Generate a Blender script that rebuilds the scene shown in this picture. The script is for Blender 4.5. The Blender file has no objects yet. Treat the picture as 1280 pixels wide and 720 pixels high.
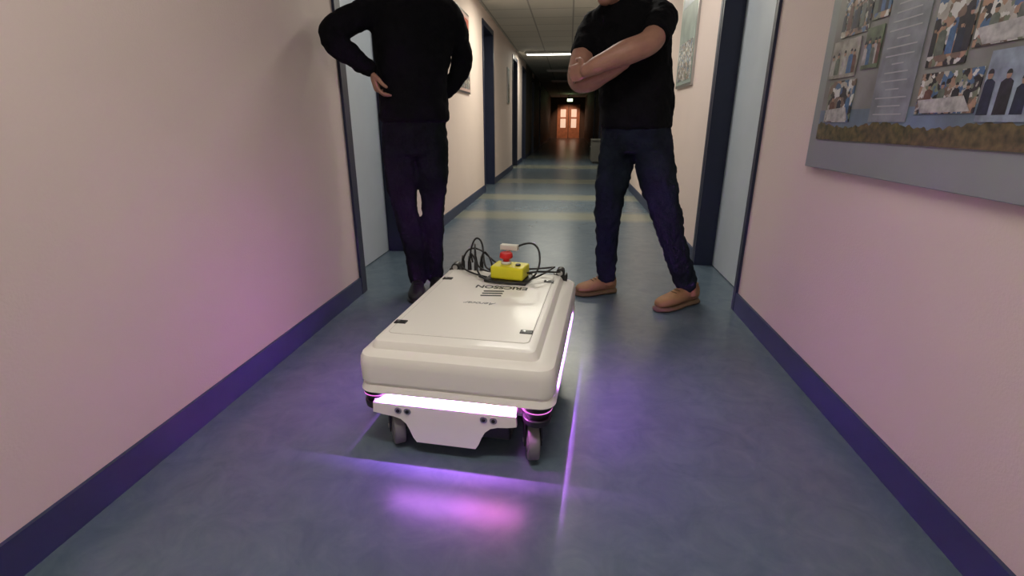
import bpy, bmesh, math, random
from mathutils import Vector, Matrix, Euler
random.seed(4)
scene = bpy.context.scene
scene.view_settings.view_transform = 'Standard'
COL = scene.collection

# ------------------------------------------------------------ materials
def new_mat(name):
    m = bpy.data.materials.new(name); m.use_nodes = True
    return m, m.node_tree, m.node_tree.nodes['Principled BSDF']

def mat(name, color, rough=0.6, metal=0.0, var=0.0, vscale=8.0, bump=0.0, bscale=60.0,
        emit=None, estr=0.0, spec=0.5, color2=None, coat=0.0):
    m, nt, b = new_mat(name)
    b.inputs['Roughness'].default_value = rough
    b.inputs['Metallic'].default_value = metal
    b.inputs['Specular IOR Level'].default_value = spec
    b.inputs['Coat Weight'].default_value = coat
    b.inputs['Coat Roughness'].default_value = 0.12
    tc = nt.nodes.new('ShaderNodeTexCoord')
    n = nt.nodes.new('ShaderNodeTexNoise'); n.inputs['Scale'].default_value = vscale
    n.inputs['Detail'].default_value = 6
    nt.links.new(tc.outputs['Object'], n.inputs['Vector'])
    r = nt.nodes.new('ShaderNodeValToRGB')
    c2 = color2 if color2 else tuple(c * (1 - var) for c in color)
    r.color_ramp.elements[0].position = 0.3; r.color_ramp.elements[1].position = 0.7
    r.color_ramp.elements[0].color = (*c2, 1); r.color_ramp.elements[1].color = (*color, 1)
    nt.links.new(n.outputs['Fac'], r.inputs['Fac'])
    nt.links.new(r.outputs['Color'], b.inputs['Base Color'])
    if bump > 0:
        n2 = nt.nodes.new('ShaderNodeTexNoise'); n2.inputs['Scale'].default_value = bscale
        n2.inputs['Detail'].default_value = 3
        nt.links.new(tc.outputs['Object'], n2.inputs['Vector'])
        bp = nt.nodes.new('ShaderNodeBump'); bp.inputs['Strength'].default_value = bump
        bp.inputs['Distance'].default_value = 0.01
        nt.links.new(n2.outputs['Fac'], bp.inputs['Height'])
        nt.links.new(bp.outputs['Normal'], b.inputs['Normal'])
    if emit:
        b.inputs['Emission Color'].default_value = (*emit, 1)
        b.inputs['Emission Strength'].default_value = estr
    return m

M_wall = mat('wall_paint', (0.75, 0.63, 0.57), 0.75, var=0.03, vscale=3, bump=0.13, bscale=150)
M_farshade = mat('far_wall_shade', (0.12, 0.105, 0.085), 0.6, var=0.2, vscale=2)  # darkness of the unlit far corridor put into a wall colour
M_base = mat('baseboard_navy', (0.030, 0.045, 0.10), 0.5, var=0.2)
M_navy = mat('frame_navy', (0.012, 0.018, 0.05), 0.45, var=0.1)
M_door = mat('door_grey', (0.54, 0.60, 0.65), 0.45, var=0.04)
M_doorshade = mat('door_shaded', (0.03, 0.035, 0.05), 0.5, var=0.1)  # far leaves: shadow of the recess put into the door colour
M_metal = mat('brushed_metal', (0.5, 0.5, 0.5), 0.3, metal=1.0)
M_black = mat('black_plastic', (0.012, 0.012, 0.014), 0.4, var=0.2)
M_rubber = mat('grey_rubber', (0.20, 0.19, 0.20), 0.6, var=0.15)
M_white = mat('white_shell', (0.93, 0.90, 0.83), 0.36, var=0.02, vscale=3, coat=0.15)
M_seam = mat('seam', (0.42, 0.39, 0.35), 0.6)
M_inkgrey = mat('label_grey', (0.18, 0.18, 0.19), 0.5)
M_yellow = mat('yellow_plastic', (0.80, 0.74, 0.02), 0.35, var=0.05)
M_red = mat('red_plastic', (0.65, 0.02, 0.02), 0.35)
M_offwhite = mat('offwhite_plastic', (0.7, 0.68, 0.6), 0.5)
M_led = mat('led_strip', (0.9, 0.8, 1), 0.4, emit=(1.0, 0.80, 1.0), estr=5)
M_cable = mat('cable_black', (0.01, 0.01, 0.012), 0.45)
M_skin = mat('skin', (0.46, 0.24, 0.17), 0.5, var=0.15, vscale=25)
M_sweat = mat('sweater_black', (0.005, 0.005, 0.007), 0.95, var=0.3, vscale=20, bump=0.3, bscale=200, spec=0.12)
M_polo = mat('polo_black', (0.006, 0.006, 0.008), 0.9, var=0.3, vscale=20, bump=0.3, bscale=200, spec=0.12)
M_jeanL = mat('jeans_black', (0.010, 0.013, 0.014), 0.95, var=0.5, vscale=14, bump=0.3, bscale=150, spec=0.08)
M_jeanR = mat('jeans_navy', (0.015, 0.022, 0.030), 0.95, var=0.5, vscale=10, bump=0.3, bscale=150, spec=0.08)
M_shoeT = mat('suede_tan', (0.35, 0.19, 0.09), 0.8, var=0.25, vscale=20)
M_sole = mat('shoe_sole', (0.16, 0.10, 0.055), 0.8)
M_shoeB = mat('shoe_black', (0.012, 0.012, 0.014), 0.5)
M_hair = mat('hair_brown', (0.035, 0.02, 0.012), 0.8, var=0.4, vscale=60, bump=0.6, bscale=120)
M_eye = mat('eye_white', (0.8, 0.8, 0.78), 0.2)
M_iris = mat('eye_iris', (0.03, 0.02, 0.015), 0.2)
M_lip = mat('lip', (0.40, 0.13, 0.11), 0.5)

def floor_mat():
    m, nt, b = new_mat('linoleum_floor')
    tc = nt.nodes.new('ShaderNodeTexCoord')
    n1 = nt.nodes.new('ShaderNodeTexNoise'); n1.inputs['Scale'].default_value = 9; n1.inputs['Detail'].default_value = 9
    n1.inputs['Roughness'].default_value = 0.7; n1.inputs['Distortion'].default_value = 0.8
    n2 = nt.nodes.new('ShaderNodeTexNoise'); n2.inputs['Scale'].default_value = 1.2; n2.inputs['Detail'].default_value = 2
    nt.links.new(tc.outputs['Object'], n1.inputs['Vector']); nt.links.new(tc.outputs['Object'], n2.inputs['Vector'])
    r = nt.nodes.new('ShaderNodeValToRGB')
    e = r.color_ramp.elements
    e[0].position = 0.30; e[0].color = (0.095, 0.134, 0.178, 1)
    e[1].position = 0.72; e[1].color = (0.142, 0.190, 0.235, 1)
    nt.links.new(n1.outputs['Fac'], r.inputs['Fac'])
    mx = nt.nodes.new('ShaderNodeMix'); mx.data_type = 'RGBA'; mx.blend_type = 'MULTIPLY'
    mx.inputs['Factor'].default_value = 0.22
    nt.links.new(r.outputs['Color'], mx.inputs['A']); nt.links.new(n2.outputs['Fac'], mx.inputs['B'])
    # lighter, soft-edged olive bands across the corridor (world/object Y of the slab)
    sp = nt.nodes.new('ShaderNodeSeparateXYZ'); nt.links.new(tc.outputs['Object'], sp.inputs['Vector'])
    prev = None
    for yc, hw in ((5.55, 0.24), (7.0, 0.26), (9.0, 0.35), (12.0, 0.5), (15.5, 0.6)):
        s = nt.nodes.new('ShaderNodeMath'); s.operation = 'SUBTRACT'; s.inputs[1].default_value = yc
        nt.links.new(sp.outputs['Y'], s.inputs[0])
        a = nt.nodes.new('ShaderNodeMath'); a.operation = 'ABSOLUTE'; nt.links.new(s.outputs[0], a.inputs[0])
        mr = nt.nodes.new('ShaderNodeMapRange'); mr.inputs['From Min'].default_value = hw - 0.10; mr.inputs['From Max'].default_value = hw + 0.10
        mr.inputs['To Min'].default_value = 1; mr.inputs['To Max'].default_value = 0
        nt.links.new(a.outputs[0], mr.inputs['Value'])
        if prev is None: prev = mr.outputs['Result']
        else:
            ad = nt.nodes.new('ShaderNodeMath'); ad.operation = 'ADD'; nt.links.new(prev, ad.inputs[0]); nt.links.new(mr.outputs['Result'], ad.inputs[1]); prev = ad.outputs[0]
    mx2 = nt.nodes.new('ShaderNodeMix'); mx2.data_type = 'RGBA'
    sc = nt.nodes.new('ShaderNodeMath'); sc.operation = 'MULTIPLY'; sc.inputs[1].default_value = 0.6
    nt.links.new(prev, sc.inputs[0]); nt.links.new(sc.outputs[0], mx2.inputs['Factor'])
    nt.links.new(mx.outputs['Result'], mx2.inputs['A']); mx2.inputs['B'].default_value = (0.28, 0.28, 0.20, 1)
    nt.links.new(mx2.outputs['Result'], b.inputs['Base Color'])
    b.inputs['Roughness'].default_value = 0.27
    bp = nt.nodes.new('ShaderNodeBump'); bp.inputs['Strength'].default_value = 0.02
    nt.links.new(n1.outputs['Fac'], bp.inputs['Height']); nt.links.new(bp.outputs['Normal'], b.inputs['Normal'])
    return m
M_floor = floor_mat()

def ceil_mat():
    m, nt, b = new_mat('ceiling_tiles')
    tc = nt.nodes.new('ShaderNodeTexCoord')
    br = nt.nodes.new('ShaderNodeTexBrick'); br.offset = 0; br.squash = 1
    br.inputs['Color1'].default_value = (0.60, 0.59, 0.53, 1); br.inputs['Color2'].default_value = (0.55, 0.54, 0.48, 1)
    br.inputs['Mortar'].default_value = (0.32, 0.32, 0.29, 1)
    br.inputs['Scale'].default_value = 1.0; br.inputs['Mortar Size'].default_value = 0.012
    br.inputs['Brick Width'].default_value = 0.6; br.inputs['Row Height'].default_value = 0.6
    nt.links.new(tc.outputs['Object'], br.inputs['Vector']); nt.links.new(br.outputs['Color'], b.inputs['Base Color'])
    b.inputs['Roughness'].default_value = 0.9
    return m
M_ceil = ceil_mat()

# ------------------------------------------------------------ helpers
def add_obj(name, data, parent=None):
    o = bpy.data.objects.new(name, data); COL.objects.link(o)
    if parent: o.parent = parent
    return o

def empty(name, loc=(0, 0, 0), rz=0.0):
    o = bpy.data.objects.new(name, None); COL.objects.link(o)
    o.location = loc; o.rotation_euler = (0, 0, rz); o.empty_display_size = 0.1
    return o

def pin(o, parent):   # parent keeping world coordinates (parent is translated only)
    o.parent = parent
    o.matrix_parent_inverse = Matrix.Translation(-Vector(parent.location))

def mesh_bm(name, bm, m, parent=None, smooth=False):
    bmesh.ops.recalc_face_normals(bm, faces=bm.faces[:])
    me = bpy.data.meshes.new(name); bm.to_mesh(me); bm.free()
    me.materials.append(m)
    if smooth:
        for p in me.polygons: p.use_smooth = True
    return add_obj(name, me, parent)

def box(name, x0, x1, y0, y1, z0, z1, m, parent=None, bevel=0.0):
    bm = bmesh.new()
    bmesh.ops.create_cube(bm, size=1)
    for v in bm.verts:
        v.co = Vector(((x0 + x1) / 2 + v.co.x * (x1 - x0), (y0 + y1) / 2 + v.co.y * (y1 - y0), (z0 + z1) / 2 + v.co.z * (z1 - z0)))
    if bevel > 0:
        bmesh.ops.bevel(bm, geom=bm.edges[:], offset=bevel, segments=3, profile=0.5, affect='EDGES')
    o = mesh_bm(name, bm, m, parent)
    return o

def addbox(bm, x0, x1, y0, y1, z0, z1):
    r = bmesh.ops.create_cube(bm, size=1)
    for v in r['verts']:
        v.co = Vector(((x0 + x1) / 2 + v.co.x * (x1 - x0), (y0 + y1) / 2 + v.co.y * (y1 - y0), (z0 + z1) / 2 + v.co.z * (z1 - z0)))

def cyl(name, p0, p1, r0, r1, m, parent=None, seg=32, bevel=0.0):
    p0 = Vector(p0); p1 = Vector(p1); d = p1 - p0
    bm = bmesh.new()
    bmesh.ops.create_cone(bm, cap_ends=True, segments=seg, radius1=r0, radius2=r1, depth=d.length)
    q = Vector((0, 0, 1)).rotation_difference(d.normalized())
    if bevel > 0:
        es = [e for e in bm.edges if abs(e.verts[0].co.z - e.verts[1].co.z) < 1e-6]
        bmesh.ops.bevel(bm, geom=es, offset=bevel, segments=3, profile=0.5, affect='EDGES')
    for v in bm.verts: v.co = q @ v.co + (p0 + p1) / 2
    o = mesh_bm(name, bm, m, parent)
    for p in o.data.polygons: p.use_smooth = len(p.vertices) == 4
    return o

def cable(name, pts, r, m, parent=None):
    cu = bpy.data.curves.new(name, 'CURVE'); cu.dimensions = '3D'; cu.bevel_depth = r; cu.bevel_resolution = 3
    cu.resolution_u = 10
    s = cu.splines.new('NURBS'); s.points.add(len(pts) - 1)
    for i, p in enumerate(pts): s.points[i].co = (*p, 1)
    s.use_endpoint_u = True; s.order_u = 4
    cu.materials.append(m)
    return add_obj(name, cu, parent)

def area(name, loc, size, sizey, energy, color, rot=(0, 0, 0), parent=None, spread=math.pi):
    l = bpy.data.lights.new(name, 'AREA'); l.shape = 'RECTANGLE'; l.size = size; l.size_y = sizey
    l.energy = energy; l.color = color; l.spread = spread
    o = add_obj(name, l, parent); o.location = loc; o.rotation_euler = rot
    return o

# ------------------------------------------------------------ room
XL, XR, ZC, Y0, Y1 = -1.235, 0.957, 2.5, -4.0, 34.0
DH = 2.30
T = 0.3
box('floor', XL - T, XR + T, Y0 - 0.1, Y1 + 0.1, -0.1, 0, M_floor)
box('ceiling', XL - T, XR + T, Y0 - 0.1, Y1 + 0.1, ZC, ZC + 0.1, M_ceil)
LD = [(2.80, 3.85, 0.20, M_door), (7.5, 8.45, 0.14, M_doorshade), (11.3, 12.25, 0.14, M_doorshade), (13.6, 14.6, 0.14, M_doorshade), (17, 18, 0.14, M_doorshade), (21, 22, 0.14, M_doorshade)]
RD = [(2.72, 3.68, 0.12, M_door), (8.2, 9.15, 0.12, M_doorshade), (12.0, 12.95, 0.12, M_doorshade), (16, 17, 0.12, M_doorshade), (20, 21, 0.12, M_doorshade)]
def wall(side, doors):
    s = -1 if side == 'left' else 1
    X = XL if s < 0 else XR
    def xs(a, b):
        return (min(X + s * a, X + s * b), max(X + s * a, X + s * b))
    bm = bmesh.new(); bb = bmesh.new()
    y = Y0
    for (a, b, dep, dm) in doors:
        addbox(bm, *xs(0, T), y, a, 0, ZC)
        addbox(bm, *xs(0, T), a, b, DH, ZC)
        addbox(bm, *xs(dep + 0.045, T), a, b, 0, DH)
        addbox(bb, *xs(0, -0.012), y, a - (0.05 if s < 0 else 0.012), 0, 0.105)
        y = b
    addbox(bm, *xs(0, T), y, Y1, 0, ZC)
    for i, (a, b, dep, dm) in enumerate(doors):
        ye = doors[i + 1][0] - 0.05 if i + 1 < len(doors) else Y1
        if i + 1 == len(doors): addbox(bb, *xs(0, -0.012), b + 0.05, ye, 0, 0.105)
    mesh_bm('wall_' + side, bm, M_wall)
    mesh_bm('baseboard_' + side, bb, M_base)
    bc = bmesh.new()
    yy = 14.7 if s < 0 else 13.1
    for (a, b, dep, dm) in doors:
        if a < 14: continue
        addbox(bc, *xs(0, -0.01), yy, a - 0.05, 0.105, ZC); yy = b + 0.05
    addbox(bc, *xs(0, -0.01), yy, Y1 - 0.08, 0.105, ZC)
    mesh_bm('shade_sheet_%d' % (1 if s < 0 else 2), bc, M_farshade)  # thin sheets added to darken the far walls
    for i, (a, b, dep, dm) in enumerate(doors):
        n = i + 1 + (0 if s < 0 else len(LD))
        root = empty('door_%d' % n, (X, (a + b) / 2, 0))
        def P(o): pin(o, root); return o
        P(box('leaf', *xs(dep, dep + 0.04), a + 0.03, b - 0.03, 0.006, DH - 0.03, dm))
        P(box('jamb_near', *xs(-0.012, dep), a, a + 0.03, 0, DH, M_navy))
        P(box('jamb_far', *xs(-0.012, dep), b - 0.03, b, 0, DH, M_navy))
        P(box('head', *xs(-0.012, dep), a, b, DH - 0.03, DH, M_navy))
        w = 0.045 if s < 0 else 0.012
        P(box('casing_near', *xs(-0.014, 0.0), a - w, a, 0, DH + 0.04, M_navy))
        P(box('casing_far', *xs(-0.014, 0.0), b, b + 0.045, 0, DH + 0.04, M_navy))
        P(box('casing_head', *xs(-0.014, 0.0), a, b, DH, DH + 0.04, M_navy))
        hx = X + s * (dep - 0.045)
        P(cyl('handle_stem', (X + s * dep, a + 0.10, 1.05), (hx, a + 0.10, 1.05), 0.01, 0.01, M_metal))
        P(cyl('handle_lever', (hx, a + 0.09, 1.05), (hx, a + 0.21, 1.05), 0.009, 0.008, M_metal))
wall('left', LD); wall('right', RD)
box('wall_back', XL, XR, Y0 - 0.1, Y0, 0, ZC, M_wall)
M_wallend = mat('end_wall_paint', (0.10, 0.06, 0.045), 0.7, var=0.1)
box('wall_front', XL, XR, Y1, Y1 + 0.1, 0, ZC, M_wallend)

# end double door
ed = empty('door_20', (-0.08, Y1, 0))
M_orange = mat('door_orange_wood', (0.65, 0.27, 0.15), 0.5, var=0.3, vscale=5)
M_glass_lit = mat('lit_glass', (0.8, 0.6, 0.4), 0.3, emit=(1, 0.74, 0.58), estr=0.6)
for k, cx in enumerate((-0.42, 0.26)):
    for nm, x0, x1, z0, z1 in (('stile', -0.32, -0.17, 0, 2.0), ('stile', 0.17, 0.32, 0, 2.0), ('rail', -0.17, 0.17, 0, 0.65),
                               ('rail', -0.17, 0.17, 1.20, 1.30), ('rail', -0.17, 0.17, 1.78, 2.0)):
        pin(box('%s_%d' % (nm, k), cx + x0, cx + x1, Y1 - 0.05, Y1, z0 + 0.002, z1, M_orange), ed)
    pin(box('glass_%d' % k, cx - 0.17, cx + 0.17, Y1 - 0.03, Y1 - 0.005, 0.65, 1.78, M_glass_lit), ed)
for x in (-0.80, 0.58):
    pin(box('frame', x, x + 0.06, Y1 - 0.07, Y1, 0, 2.06, M_orange), ed)
pin(box('frame_head', -0.74, 0.58, Y1 - 0.07, Y1, 2.01, 2.06, M_orange), ed)
M_exit = mat('exit_sign_lit', (0.1, 0.6, 0.2), 0.4, emit=(0.75, 1.0, 0.5), estr=3.5)
ex = empty('exit_sign', (-0.05, Y1 - 4, 2.2))
pin(box('lit_panel', -0.17, 0.13, Y1 - 4.0, Y1 - 3.95, 2.10, 2.24, M_exit), ex)
pin(box('rod', -0.03, -0.01, Y1 - 3.98, Y1 - 3.97, 2.24, 2.5, M_metal), ex)

# cabinet in the distance
cb = empty('storage_cabinet', (0.78, 13.3, 0))
M_cab = mat('cabinet_grey', (0.14, 0.135, 0.12), 0.6, var=0.05)
pin(box('body', 0.58, 0.93, 13.0, 13.9, 0.05, 0.56, M_cab, bevel=0.006), cb)
pin(box('plinth', 0.61, 0.92, 13.03, 13.87, 0.0, 0.05, M_black), cb)
pin(box('top', 0.565, 0.94, 12.985, 13.915, 0.56, 0.585, M_cab, bevel=0.004), cb)
for k in range(2):
    pin(box('door_panel_%d' % k, 0.572, 0.58, 13.02 + k * 0.44, 13.44 + k * 0.44, 0.08, 0.54, M_cab), cb)
    pin(cyl('knob_%d' % k, (0.572, 13.40 + k * 0.08, 0.40), (0.55, 13.40 + k * 0.08, 0.40), 0.01, 0.012, M_metal), cb)

# ceiling luminaires
M_tube = mat('luminaire_lit', (1, 1, 0.95), 0.4, emit=(1.0, 0.98, 0.86), estr=6)
M_tubeoff = mat('luminaire_unlit', (0.45, 0.45, 0.42), 0.4)
M_house = mat('luminaire_housing', (0.5, 0.5, 0.48), 0.5)
def luminaire(y, e, cx=-0.14, col=(1, 0.95, 0.88)):
    r = empty('ceiling_light', (cx, y, ZC))
    pin(box('housing', cx - 0.6, cx + 0.6, y - 0.11, y + 0.11, ZC - 0.05, ZC, M_house), r)
    pin(box('diffuser', cx - 0.56, cx + 0.56, y - 0.08, y + 0.08, ZC - 0.062, ZC - 0.05, M_tube if e > 0 else M_tubeoff), r)
    if e > 0:
        a = area('lamp', (cx, y, ZC - 0.07), 1.1, 0.15, e, col); pin(a, r)
luminaire(-2.6, 16); luminaire(0.5, 19); luminaire(3.9, 18); luminaire(6.7, 42, col=(1, 0.96, 0.80)); luminaire(12.3, 28, cx=-0.45, col=(1, 0.96, 0.80))  # fourth one added out of view to brighten the middle of the corridor
luminaire(16.4, 0); luminaire(20.4, 0)
wr = empty('added_door_spot', (-0.1, Y1 - 2.2, ZC))  # warm ceiling spot added so that only the end door is lit
sl = bpy.data.lights.new('spot_lamp', 'SPOT'); sl.energy = 140; sl.color = (1, 0.60, 0.38); sl.spot_size = math.radians(62); sl.spot_blend = 0.6; sl.shadow_soft_size = 0.05
so_ = add_obj('lamp', sl); so_.location = (-0.1, Y1 - 2.2, ZC - 0.14)
so_.rotation_euler = (math.radians(52), 0, 0); pin(so_, wr)
pin(cyl('added_spot_can', (-0.1, Y1 - 2.2, ZC - 0.10), (-0.1, Y1 - 2.2, ZC), 0.06, 0.06, M_offwhite), wr)

# ------------------------------------------------------------ posters
def photo_mat(name, scale, seed, dark=False):
    m, nt, b = new_mat(name)
    tc = nt.nodes.new('ShaderNodeTexCoord')
    mp = nt.nodes.new('ShaderNodeMapping'); mp.inputs['Location'].default_value = (seed, seed * 1.7, seed * 0.6)
    nt.links.new(tc.outputs['Object'], mp.inputs['Vector'])
    nz = nt.nodes.new('ShaderNodeTexNoise'); nz.inputs['Scale'].default_value = scale * 0.7; nz.inputs['Detail'].default_value = 3
    nt.links.new(mp.outputs['Vector'], nz.inputs['Vector'])
    dis = nt.nodes.new('ShaderNodeMix'); dis.data_type = 'RGBA'; dis.blend_type = 'LINEAR_LIGHT'; dis.inputs['Factor'].default_value = 0.02
    nt.links.new(mp.outputs['Vector'], dis.inputs['A']); nt.links.new(nz.outputs['Color'], dis.inputs['B'])
    vo = nt.nodes.new('ShaderNodeTexVoronoi'); vo.inputs['Scale'].default_value = scale
    nt.links.new(dis.outputs['Result'], vo.inputs['Vector'])
    sp = nt.nodes.new('ShaderNodeSeparateColor'); nt.links.new(vo.outputs['Color'], sp.inputs['Color'])
    r = nt.nodes.new('ShaderNodeValToRGB'); r.color_ramp.interpolation = 'CONSTANT'
    cols = [(0.0, (0.03, 0.03, 0.035)), (0.20, (0.18, 0.13, 0.10)), (0.36, (0.36, 0.23, 0.16)), (0.48, (0.08, 0.15, 0.28)),
            (0.60, (0.42, 0.40, 0.36)), (0.76, (0.18, 0.21, 0.15)), (0.87, (0.62, 0.62, 0.60))]
    e = r.color_ramp.elements
    e[0].position = 0; e[0].color = (*cols[0][1], 1); e[1].position = cols[1][0]; e[1].color = (*cols[1][1], 1)
    for p, c in cols[2:]:
        x = e.new(p); x.color = (*c, 1)
    nt.links.new(sp.outputs['Red'], r.inputs['Fac'])
    mx = nt.nodes.new('ShaderNodeMix'); mx.data_type = 'RGBA'; mx.blend_type = 'OVERLAY'; mx.inputs['Factor'].default_value = 0.5
    nt.links.new(r.outputs['Color'], mx.inputs['A']); nt.links.new(nz.outputs['Fac'], mx.inputs['B'])
    nt.links.new(mx.outputs['Result'], b.inputs['Base Color'])
    b.inputs['Roughness'].default_value = 0.35
    return m
PH = [photo_mat('collage_photo_%d' % i, 40 + 12 * i, i * 3.1) for i in range(4)]

pr = empty('framed_collage_poster', (XR, 1.2, 1.4))
M_frame = mat('poster_frame_greygreen', (0.27, 0.30, 0.285), 0.5, var=0.05)
M_sky = mat('poster_backdrop', (0.27, 0.28, 0.27), 0.4, color2=(0.13, 0.13, 0.11), vscale=5)
M_trees = mat('poster_trees', (0.18, 0.14, 0.06), 0.4, color2=(0.03, 0.04, 0.02), vscale=45)
M_text = mat('poster_text', (0.42, 0.43, 0.44), 0.5)
M_pale = mat('poster_textpanel', (0.30, 0.33, 0.36), 0.4, var=0.5, vscale=14)
M_blue = mat('poster_lower_sky', (0.18, 0.26, 0.36), 0.4, color2=(0.11, 0.14, 0.17), vscale=8)
P_SH = [mat('photo_shirt_%d' % i, c, 0.45, var=0.5, vscale=60) for i, c in enumerate([(0.03, 0.03, 0.04), (0.08, 0.18, 0.36), (0.50, 0.49, 0.47), (0.18, 0.08, 0.07), (0.16, 0.19, 0.16), (0.02, 0.03, 0.06)])]
P_BG = [mat('photo_ground_%d' % i, c, 0.45, color2=c2, vscale=24) for i, (c, c2) in enumerate([((0.48, 0.46, 0.41), (0.18, 0.16, 0.14)), ((0.16, 0.22, 0.13), (0.06, 0.07, 0.05)), ((0.36, 0.44, 0.54), (0.15, 0.18, 0.22))])]
P_FACE = mat('photo_face', (0.42, 0.26, 0.19), 0.45, var=0.3, vscale=90)
P_TABLE = mat('photo_tabletop', (0.55, 0.54, 0.53), 0.45, var=0.5, vscale=50)
PY0, PY1, PZ0, PZ1 = 0.25, 2.14, 0.835, 2.15
pin(box('frame', XR - 0.022, XR, PY0, PY1, PZ0, PZ1, M_frame, bevel=0.003), pr)
iy0, iy1, iz0, iz1 = PY0 + 0.06, PY1 - 0.06, PZ0 + 0.105, PZ1 - 0.08
pin(box('print', XR - 0.0245, XR - 0.020, iy0, iy1, iz0, iz1, M_sky), pr)
pin(box('print_lower', XR - 0.0255, XR - 0.0235, iy0, iy1, iz0, iz0 + 0.10, M_blue), pr)
bm = bmesh.new()
n = 240
vt = []; vb = []
for i in range(n + 1):
    y = iy0 + (iy1 - iy0) * i / n
    h = 0.044 + 0.008 * math.sin(i * 0.11) + 0.006 * abs(math.sin(i * 0.42)) + 0.005 * abs(math.sin(i * 0.77 + 1)) + random.uniform(-0.0015, 0.0015)
    vt.append(bm.verts.new((XR - 0.0262, y, iz0 + h))); vb.append(bm.verts.new((XR - 0.0262, y, iz0)))
for i in range(n):
    bm.faces.new((vb[i], vb[i + 1], vt[i + 1], vt[i]))
pin(mesh_bm('print_trees', bm, M_trees), pr)
k = 0
def flat_poly(bm, pts, x):
    bm.faces.new([bm.verts.new((x, a, b)) for a, b in pts])
def photo(ya, yb, za, zb):
    global k
    hh = zb - za; ww = yb - ya
    kind = k % 3
    pin(box('photo_%d' % k, XR - 0.028, XR - 0.0262, ya, yb, za, zb, PH[k % 4] if kind != 1 else P_BG[(k // 3) % 3]), pr)
    bms = [bmesh.new() for _ in P_SH]; bf = bmesh.new(); bh = bmesh.new()
    nfig = (3, 4, 5)[kind] + random.randint(0, 1)
    for j in range(nfig):
        yc = ya + (j + 0.5 + random.uniform(-0.25, 0.25)) * ww / nfig
        top = za + hh * (random.uniform(0.50, 0.62) if kind != 2 else random.uniform(0.45, 0.74))
        r = (0.0085, 0.0085, 0.0065)[kind] * min(1, hh / 0.13) * random.uniform(0.85, 1.15)
        w = r * random.uniform(1.7, 2.3); zb_ = za + hh * (0.22, 0.10, 0.15)[kind]
        xo = XR - 0.0283 - j * 0.0001
        y_l = max(yc - w, ya); y_r = min(yc + w, yb)
        flat_poly(bms[random.randrange(len(P_SH))], [(y_l, zb_), (y_r, zb_), (y_r - w * 0.1, top - r * 0.8), (yc + w * 0.35, top), (yc - w * 0.35, top), (y_l + w * 0.1, top - r * 0.8)], xo)
        flat_poly(bf, [(yc + r * 0.8 * math.cos(t * math.pi / 6), top + r * 0.9 + r * 1.1 * math.sin(t * math.pi / 6)) for t in range(12)], xo)
        flat_poly(bh, [(yc + r * 0.9 * math.cos(t * math.pi / 8), top + r * 1.15 + r * 1.1 * math.sin(t * math.pi / 8)) for t in range(9)], xo - 0.00005)
    for i, b_ in enumerate(bms):
        if len(b_.faces): pin(mesh_bm('photo_%d_clothes_%d' % (k, i), b_, P_SH[i]), pr)
        else: b_.free()
    pin(mesh_bm('photo_%d_faces' % k, bf, P_FACE), pr); pin(mesh_bm('photo_%d_hair' % k, bh, P_SH[0]), pr)
    if kind == 0:
        bt = bmesh.new(); q = random.uniform(0.15, 0.35)
        flat_poly(bt, [(ya + ww * 0.05, za + hh * 0.04), (yb - ww * 0.12, za + hh * 0.02), (yb - ww * 0.02, za + hh * q), (ya + ww * 0.2, za + hh * (q + 0.05))], XR - 0.0290)
        pin(mesh_bm('photo_%d_table' % k, bt, P_TABLE), pr)
    k += 1
for (a, b, c, d) in [(1.87, 2.04, 1.00, 1.135), (1.89, 2.06, 1.145, 1.265), (1.86, 2.03, 1.275, 1.405), (1.88, 2.05, 1.415, 1.56), (1.77, 1.86, 1.16, 1.28), (1.76, 1.85, 1.30, 1.42),
                     (1.33, 1.54, 1.02, 1.12), (1.10, 1.32, 1.00, 1.15), (1.40, 1.54, 1.135, 1.31), (1.12, 1.39, 1.165, 1.29), (1.29, 1.53, 1.325, 1.45), (1.08, 1.28, 1.305, 1.47),
                     (0.85, 1.08, 1.03, 1.2), (0.85, 1.05, 1.23, 1.4), (0.45, 0.8, 1.03, 1.3), (0.45, 0.8, 1.35, 1.6), (1.08, 1.50, 1.50, 1.75)]:
    photo(a, b, c, d)
pin(box('text_panel', XR - 0.0275, XR - 0.0262, 1.57, 1.755, 1.00, 1.6, M_pale), pr)
for i in range(24):
    z = 1.02 + i * 0.023
    w = random.uniform(0.05, 0.150)
    pin(box('text_line_%d' % i, XR - 0.0280, XR - 0.0275, 1.665 - w / 2, 1.665 + w / 2, z, z + 0.0035, M_text), pr)

def small_poster(name, side, y0, y1, z0, z1, c_top, c_body):
    X = XL if side < 0 else XR
    s = 1 if side < 0 else -1
    r = empty(name, (X, (y0 + y1) / 2, (z0 + z1) / 2))
    def bx(nm, d0, d1, *a):
        xx = sorted((X + s * d0, X + s * d1)); pin(box(nm, xx[0], xx[1], *a), r)
    bx('frame', 0, 0.018, y0, y1, z0, z1, M_metal)
    bx('sheet', 0.018, 0.020, y0 + 0.02, y1 - 0.02, z0 + 0.02, z1 - 0.02, c_body)
    bx('heading', 0.020, 0.021, y0 + 0.05, y1 - 0.05, z1 - 0.3, z1 - 0.06, c_top)
    bx('image', 0.020, 0.021, y0 + 0.05, y1 - 0.05, z0 + 0.05, z0 + 0.35, PH[1])
M_pinkp = mat('poster_pink', (0.60, 0.42, 0.38), 0.5, var=0.3, vscale=6)
M_redp = mat('poster_red', (0.50, 0.10, 0.06), 0.5, var=0.2)
M_greenp = mat('poster_green', (0.30, 0.38, 0.34), 0.5, var=0.4, vscale=6)
small_poster('wall_poster', -1, 5.70, 6.42, 1.32, 2.18, M_redp, M_pinkp)
small_poster('wall_poster', 1, 4.35, 4.95, 1.28, 2.2, M_blue, M_greenp)
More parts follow.
